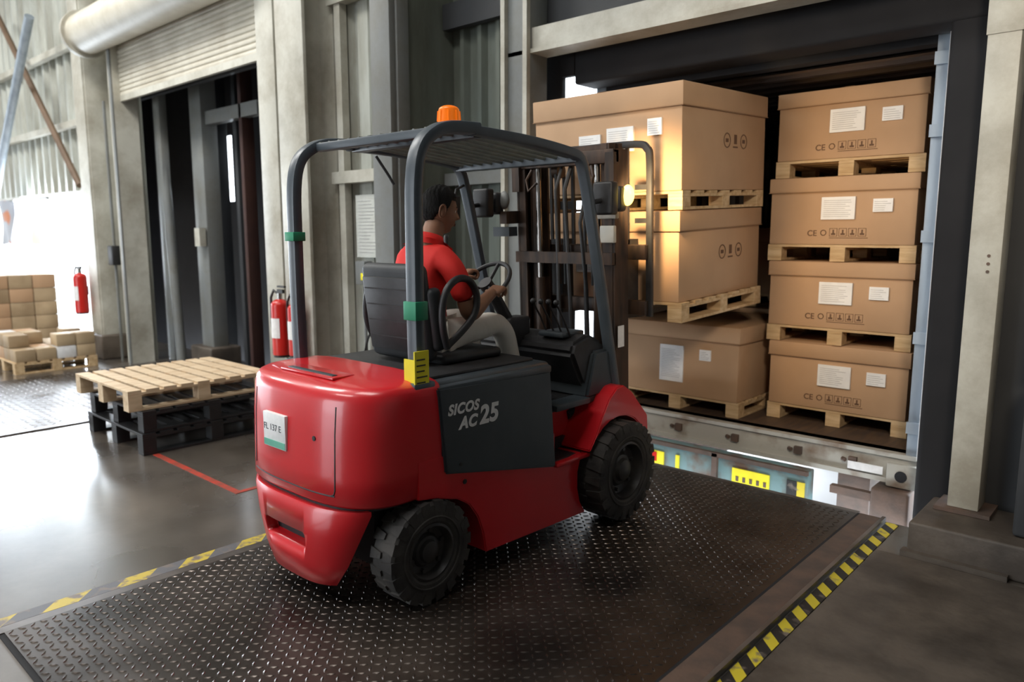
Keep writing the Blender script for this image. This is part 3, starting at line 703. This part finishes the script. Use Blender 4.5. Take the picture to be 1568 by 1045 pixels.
for sg in (1,-1):
    chan(m,sg*.37,3.80,.14,2.12,.06,.14,.02,'steel',-sg); chan(m,sg*.30,3.84,.2,2.16,.05,.12,.018,'steel',-sg)
    m.cyl((sg*.23,3.77,.2),(sg*.23,3.77,1.35),.03,'steel'); m.cyl((sg*.23,3.77,1.35),(sg*.23,3.77,2.1),.018,'chrome')
    m.tube([(sg*.11,3.80,.9),(sg*.11,3.80,2.0),(sg*.11,3.84,2.06),(sg*.11,3.88,2.0),(sg*.11,3.88,1.3)],.012,'black',8)
    m.cyl((sg*.09,3.83,2.02),(sg*.14,3.83,2.02),.045,'steel')
    m.box(sg*.16-.012,sg*.16+.012,3.86,3.885,1.3,2.1,'steel')
    m.cyl((sg*.33,3.30,.62),(sg*.36,3.74,.72),.03,'black')
    m.box(sg*.365-.03,sg*.365+.03,3.70,3.73,1.9,2.1,'steel'); m.tube([(sg*.2,3.72,1.95),(sg*.24,3.68,1.90),(sg*.26,3.69,1.97),(sg*.23,3.71,2.03)],.010,'steel',8)
m.tube([(.02,3.78,.5),(.05,3.72,1.2),(.02,3.72,1.9),(.04,3.78,2.08)],.014,'black',8); m.tube([(-.04,3.78,.5),(-.02,3.7,1.1),(-.05,3.72,1.9),(-.03,3.78,2.08)],.012,'black',8)
m.tube([(.16,3.76,.8),(.19,3.70,1.3),(.15,3.70,1.7),(.17,3.76,1.95)],.012,'black',8)
m.box(-.38,.38,3.72,3.78,2.04,2.12,'steel',b=.006); m.box(-.38,.38,3.70,3.74,1.45,1.52,'steel'); m.box(-.38,.38,3.72,3.78,.25,.4,'steel'); m.box(-.32,.32,3.86,3.9,2.1,2.16,'steel')
m.box(-.42,-.36,3.60,3.74,1.70,1.78,'steel'); m.box(-.5,-.36,3.62,3.70,1.62,1.68,'dgrey')
m.box(.30,.40,3.69,3.72,1.58,1.68,'sill',b=.006); m.box(.392,.396,3.74,3.80,.95,1.08,'white'); m.box(.26,.42,3.68,3.72,1.72,1.80,'sill',b=.006)
mo=m.done(fk,ang=30); mo.matrix_local=FT.inverted()@TM@FT
m=MB('carriage_and_forks')
zl=lz-.012
for z in (zl+.06,zl+.40): m.box(-.46,.46,3.93,3.975,z,z+.09,'steel',b=.006)
for sg in (1,-1):
    m.box(sg*.30-.02,sg*.30+.02,3.86,3.95,zl+.03,zl+.52,'steel')
    m.prism([(3.975,zl+.52),(ly-.035,zl+.52),(ly-.035,zl+.055),(ly+1.02,zl+.045),(ly+1.02,zl+.035),(ly-.0,zl+.02),(3.975,zl+.03)],'x',sg*.26-.05,sg*.26+.05,'black')
    m.tube(smoothpath([(sg*.46,3.985,zl+.05),(sg*.46,3.985,zl+.6),(sg*.46,3.985,zl+.98),(sg*.44,3.985,zl+1.06),(sg*.36,3.985,zl+1.09),(sg*.0,3.985,zl+1.09)]),1,'black',10,ell=(.022,.016))
    for xx in (.12,.30): m.box(sg*xx-.01,sg*xx+.01,3.978,3.995,zl+.45,zl+1.08,'black')
m.box(-.46,.46,3.978,3.995,zl+.46,zl+.49,'black')
m.box(.36,.46,3.975,3.992,zl+.62,zl+.65,'black'); m.box(.36,.46,3.975,3.992,zl+.82,zl+.85,'black')
mo=m.done(fk,ang=30); mo.matrix_local=FT.inverted()@TM@FT
m=MB('grab_handle'); m.tube(smoothpath([(-.44,3.10,1.62),(-.40,3.05,1.6),(-.38,3.06,1.4),(-.42,3.2,1.32)]),.012,'black',8); m.box(-.46,-.36,3.1,3.14,1.72,1.86,'black',b=.01); m.tube([(-.46,3.3,1.95),(-.42,3.16,1.9),(-.41,3.12,1.8)],.008,'black',8)
m.done(fk)

# ---------------------------------------------------------------- DRIVER
dr=empty('man',FT)
def skinobj(name,verts,edges,radii,k,root=0,sub=2,parent=dr):
    me=D.meshes.new(name); me.from_pydata(verts,edges,[]); o=D.objects.new(name,me); S.collection.objects.link(o); o.parent=parent
    o.data.materials.append(M[k])
    md=o.modifiers.new('skin','SKIN'); md.use_smooth_shade=True
    sv=me.skin_vertices[0].data
    for i,r in enumerate(radii): sv[i].radius=r if isinstance(r,tuple) else (r,r)
    for i in range(len(verts)): sv[i].use_root=(i==root)
    sb=o.modifiers.new('sub','SUBSURF'); sb.levels=sub; sb.render_levels=sub
    return o
Vs=[(0,2.53,1.10),(0,2.51,1.22),(0,2.51,1.34),(0,2.53,1.46),(0,2.565,1.555),(0,2.575,1.605),
    (.13,2.545,1.515),(.20,2.55,1.46),(.228,2.57,1.37),(.238,2.59,1.30),
    (-.13,2.545,1.515),(-.195,2.57,1.46),(-.24,2.64,1.37),(-.255,2.69,1.31)]
Es=[(0,1),(1,2),(2,3),(3,4),(4,5),(3,6),(6,7),(7,8),(8,9),(3,10),(10,11),(11,12),(12,13)]
Rs=[(.155,.115),(.15,.11),(.155,.11),(.15,.108),(.088,.082),(.068,.068),(.075,.075),(.066,.066),(.06,.06),(.062,.062),(.075,.075),(.066,.066),(.06,.06),(.062,.062)]
skinobj('polo_shirt',Vs,Es,Rs,'shirt')
Vs=[(0,2.55,1.12),(.09,2.60,1.12),(.12,2.76,1.14),(.135,2.92,1.16),(.14,2.98,1.10),(.145,3.02,.95),(.15,3.08,.80),
    (-.09,2.60,1.12),(-.13,2.76,1.14),(-.16,2.93,1.16),(-.165,2.99,1.10),(-.165,3.04,.95),(-.165,3.09,.80)]
Es=[(0,1),(1,2),(2,3),(3,4),(4,5),(5,6),(0,7),(7,8),(8,9),(9,10),(10,11),(11,12)]
Rs=[(.13,.10),.085,.08,.068,.064,.06,.056,.085,.08,.068,.064,.06,.056]
skinobj('trousers',Vs,Es,Rs,'trous')
def limb(name,pts,rad):
    m=MB(name); P=smoothpath(pts,5); n=len(pts); R=[]
    for i in range(len(P)):
        t=i/5; a=min(int(t),n-2); f=t-a; R.append(rad[a]*(1-f)+rad[a+1]*f)
    m.tube(P,R,'skin',16); return m
def hand(m,w,fwd,up,side,sg):
    w=Vector(w); f=Vector(fwd).normalized(); u_=Vector(up); u_=(u_-f*u_.dot(f)).normalized(); s_=Vector(side); s_=(s_-f*s_.dot(f)-u_*s_.dot(u_)).normalized()
    T=Matrix(((s_.x,f.x,u_.x,w.x),(s_.y,f.y,u_.y,w.y),(s_.z,f.z,u_.z,w.z),(0,0,0,1)))
    m.box(-.041,.040,-.01,.085,-.015,.013,'skin',T=T,b=.0135)
    lens=(.072,.080,.074,.058)
    for i,L in enumerate(lens):
        x=.030-i*.020; y=.080-(.004 if i in(0,3) else 0)
        p=Vector((x,y,0)); pts=[Vector((x,y-.02,0)),p.copy()]
        for q,(fr,bend) in enumerate(((.42,35),(.32,95),(.26,145))):
            a=math.radians(bend); p=p+Vector((0,math.cos(a),-math.sin(a)))*L*fr; pts.append(p.copy())
        m.tube([T@q for q in smoothpath(pts,3)],[.0092-.0002*j for j in range(13)],'skin',10)
        m.sphere(pts[-1],.0072,'skin',10,T=T)
    tp=[Vector((.030,.010,-.004)),Vector((.050,.030,-.012)),Vector((.052,.056,-.030)),Vector((.040,.070,-.046))]
    m.tube([T@q for q in smoothpath(tp,3)],[.0135,.013,.0125,.012,.0115,.011,.0108,.0105,.0102,.0095],'skin',10); m.sphere(tp[-1],.0092,'skin',10,T=T)
gr=SWc+(SWu*math.cos(math.radians(-15))+SWv*math.sin(math.radians(-15)))*.155
gl=SWc+(SWu*math.cos(math.radians(150))+SWv*math.sin(math.radians(150)))*.155
def grip(armname,elbow,sleeve,G,sg):
    fw=(G-Vector(elbow)); fw.z+=.02; fw.normalize()
    upn=(SWn+Vector((sg*.3,0,.1))).normalized()
    w_=G-fw*.092+upn*.024
    e=Vector(elbow)
    m=limb(armname,[sleeve,e,e.lerp(w_,.3)+Vector((0,0,-.006)),e.lerp(w_,.7),w_],[.047,.045,.042,.032,.026])
    hand(m,w_,fw,upn,(-sg,.1,.1),sg); m.done(dr,ang=60)
grip('arm_right',(.245,2.615,1.245),(.240,2.59,1.31),gr,1)
grip('arm_left',(-.262,2.735,1.27),(-.253,2.69,1.32),gl,-1)
m=MB('shoes')
for x,y in ((.15,-.03),(-.165,-.02)):
    m.box(x-.045,x+.045,3.05+y,3.33+y,.729,.75,'black',b=.01); m.box(x-.042,x+.042,3.055+y,3.32+y,.745,.80,'black',b=.026); m.box(x-.04,x+.04,3.055+y,3.18+y,.77,.86,'black',b=.03)
m.done(dr)
TH=Matrix.Translation((.005,2.635,1.755))@Matrix.Rotation(math.radians(-24),4,'Z')@Matrix.Rotation(math.radians(-8),4,'X')
def g(x,c,s): return math.exp(-((x-c)/s)**2)
def headpt(x,y,z):
    X=.074*x; Y=.098*y; Z=.118*z
    if z<0: X*=1-.30*(-z)**1.5
    if y<0 and z<0: Y*=1-.40*(-z)
    if y<0: Y*=1.04; 
    if y>0:
        Y*=.93; Y+=.012*max(0,-z)
        nose=g(x,0,.16)*(max(0,min(1,(.12-z)/.36)) if z>-.24 else max(0,1-(-.24-z)/.10))
        Y+=.027*nose*y
        Y+=.006*g(z,.20,.10)*y - .012*(g(x,.40,.18)+g(x,-.40,.18))*g(z,.04,.11)*y
        Y+=.007*g(x,0,.28)*(g(z,-.46,.05)+g(z,-.56,.05))*y - .004*g(z,-.66,.06)*g(x,0,.3)+.010*g(z,-.85,.12)*g(x,0,.35)
        X+=math.copysign(.003,x)*g(z,-.15,.15)*abs(x)
    return Vector((X,Y,Z))
bm=bmesh.new(); bmesh.ops.create_uvsphere(bm,u_segments=72,v_segments=60,radius=1)
for v in bm.verts: v.co=headpt(*v.co)
m=MB('head'); m.bm(bm,'skin',TH)
m.tube([(0,2.565,1.56),(0,2.58,1.62),(.003,2.605,1.68),(.005,2.615,1.72)],[.062,.056,.054,.05],'skin',20)
for sg in (1,-1):
    e=headpt(sg*.40,.88,.06); e.y-=.004; m.sphere(e,.013,'eye',14,T=TH); m.sphere((e.x,e.y+.009,e.z),.0062,'iris',12,T=TH)
    m.box(e.x-.017,e.x+.017,e.y+.006,e.y+.014,e.z+.018,e.z+.023,'hair',T=TH,b=.002)
    m.tube([TH@Vector((sg*(.076+.006*math.sin(t/14*6.28)),-.008+.016*math.cos(t/14*6.2832),-.005+.031*math.sin(t/14*6.2832))) for t in range(14)],.0055,'skin',8,closed=True)
    m.sphere((sg*.075,-.006,-.006),.02,'skin',12,T=TH,sc=(.3,.7,1.3))
lp=headpt(0,.88,-.5); m.sphere((0,lp.y-.004,lp.z+.003),.02,'lip',14,T=TH,sc=(1,.4,.18)); m.sphere((0,lp.y-.004,lp.z-.005),.02,'lip',14,T=TH,sc=(.9,.4,.22))
m.done(dr,ang=80)
bm=bmesh.new(); bmesh.ops.create_uvsphere(bm,u_segments=96,v_segments=72,radius=1)
dl=[]
for v in bm.verts:
    x,y,z=v.co
    if y>.45: lim=.48
    elif y>.12: lim=.48-.58*((.45-y)/.33)
    elif y>-.22: lim=.12 if y>-.18 else 0.0
    else: lim=-.10-.42*min(1,(-.22-y)/.35)
    if z<lim-.05: dl.append(v); continue
    p=headpt(x,y,z); s=1.10+.02*math.sin(x*23+z*17)*math.cos(y*19); 
    if z<lim+.06: s=1.035
    if z>.3: s+=.04*(z-.3)
    v.co=p*s
bmesh.ops.delete(bm,geom=dl,context='VERTS')
m=MB('hair'); m.bm(bm,'hair',TH); m.done(dr,ang=80)
m=MB('collar')
seg=28; vs=[]; fs=[]
for (rr,dz,dy) in ((.070,-.030,0),(.073,-.005,0),(.066,.022,.003),(.061,.024,.003),(.060,.0,.003)):
    for t in range(seg):
        a=t/seg*6.2832; gap=.018*max(0,math.sin(a))**6
        vs.append((rr*math.cos(a),2.572+dy+rr*math.sin(a),1.607+dz-.018*math.sin(a)-gap))
for i in range(4):
    for t in range(seg): fs.append((i*seg+t,i*seg+(t+1)%seg,(i+1)*seg+(t+1)%seg,(i+1)*seg+t))
m.add(vs,fs,'shirt'); m.done(dr,ang=70)

# ---------------------------------------------------------------- LIGHTS
def area(name,loc,rot,size,size_y,energy,col):
    l=D.lights.new(name,'AREA'); l.shape='RECTANGLE'; l.size=size; l.size_y=size_y; l.energy=energy; l.color=col
    o=D.objects.new(name,l); S.collection.objects.link(o); o.location=loc; o.rotation_euler=rot; return o
for i,(x,y,e) in enumerate(((-2.8,.2,170),(-8,.8,330),(-5.5,-3.5,240),(-13.5,.5,330))):
    area('ceiling_fill_lamp',(x,y,6.45),(0,0,0),3.2,1.6,e,(1,.98,.94))  # unseen area lamps added under the ceiling for general interior brightness
sp=D.lights.new('forklift_work_light','SPOT'); sp.energy=45; sp.color=(1,.68,.34); sp.spot_size=math.radians(120); sp.spot_blend=.6; sp.shadow_soft_size=.05
o=D.objects.new('forklift_work_light',sp); S.collection.objects.link(o); o.location=(CX+.52,3.66,1.865); o.rotation_euler=(math.radians(88),0,math.radians(12))
sp=D.lights.new('box_fill_spot','SPOT'); sp.energy=420; sp.color=(1,.86,.70); sp.spot_size=math.radians(46); sp.spot_blend=.5; sp.shadow_soft_size=.35  # added out-of-view spot, brightens and warms the boxes in the container
o=D.objects.new('box_fill_spot',sp); S.collection.objects.link(o); o.location=(.6,.4,3.4)
o.rotation_euler=(Vector((-1.8,5.3,1.5))-o.location).to_track_quat('-Z','Y').to_euler()
# added area lamp at the left opening, boosts floor glare and daylight spill
o=area('glare_fill_lamp',(-14.2,4.9,1.5),(0,0,0),4.2,1.9,900,(.80,.90,1))
o.rotation_euler=(Vector((-5,1.2,.2))-o.location).to_track_quat('-Z','Y').to_euler()
wd=D.worlds.new('World'); S.world=wd; wd.use_nodes=True
bg=wd.node_tree.nodes['Background']; bg.inputs[0].default_value=(.86,.93,1,1); bg.inputs[1].default_value=7.5

# ---------------------------------------------------------------- CAMERA
cam=D.cameras.new('camera'); co=D.objects.new('camera',cam); S.collection.objects.link(co); S.camera=co
co.location=(0,0,1.65); co.rotation_euler=(math.radians(90-8.2),0,math.radians(42.2))
cam.sensor_width=36; cam.lens=26.15; cam.clip_start=.05
cam.dof.use_dof=True; cam.dof.focus_distance=3.6; cam.dof.aperture_fstop=1.6
S.view_settings.view_transform='Standard'; S.view_settings.look='None'; S.view_settings.exposure=0
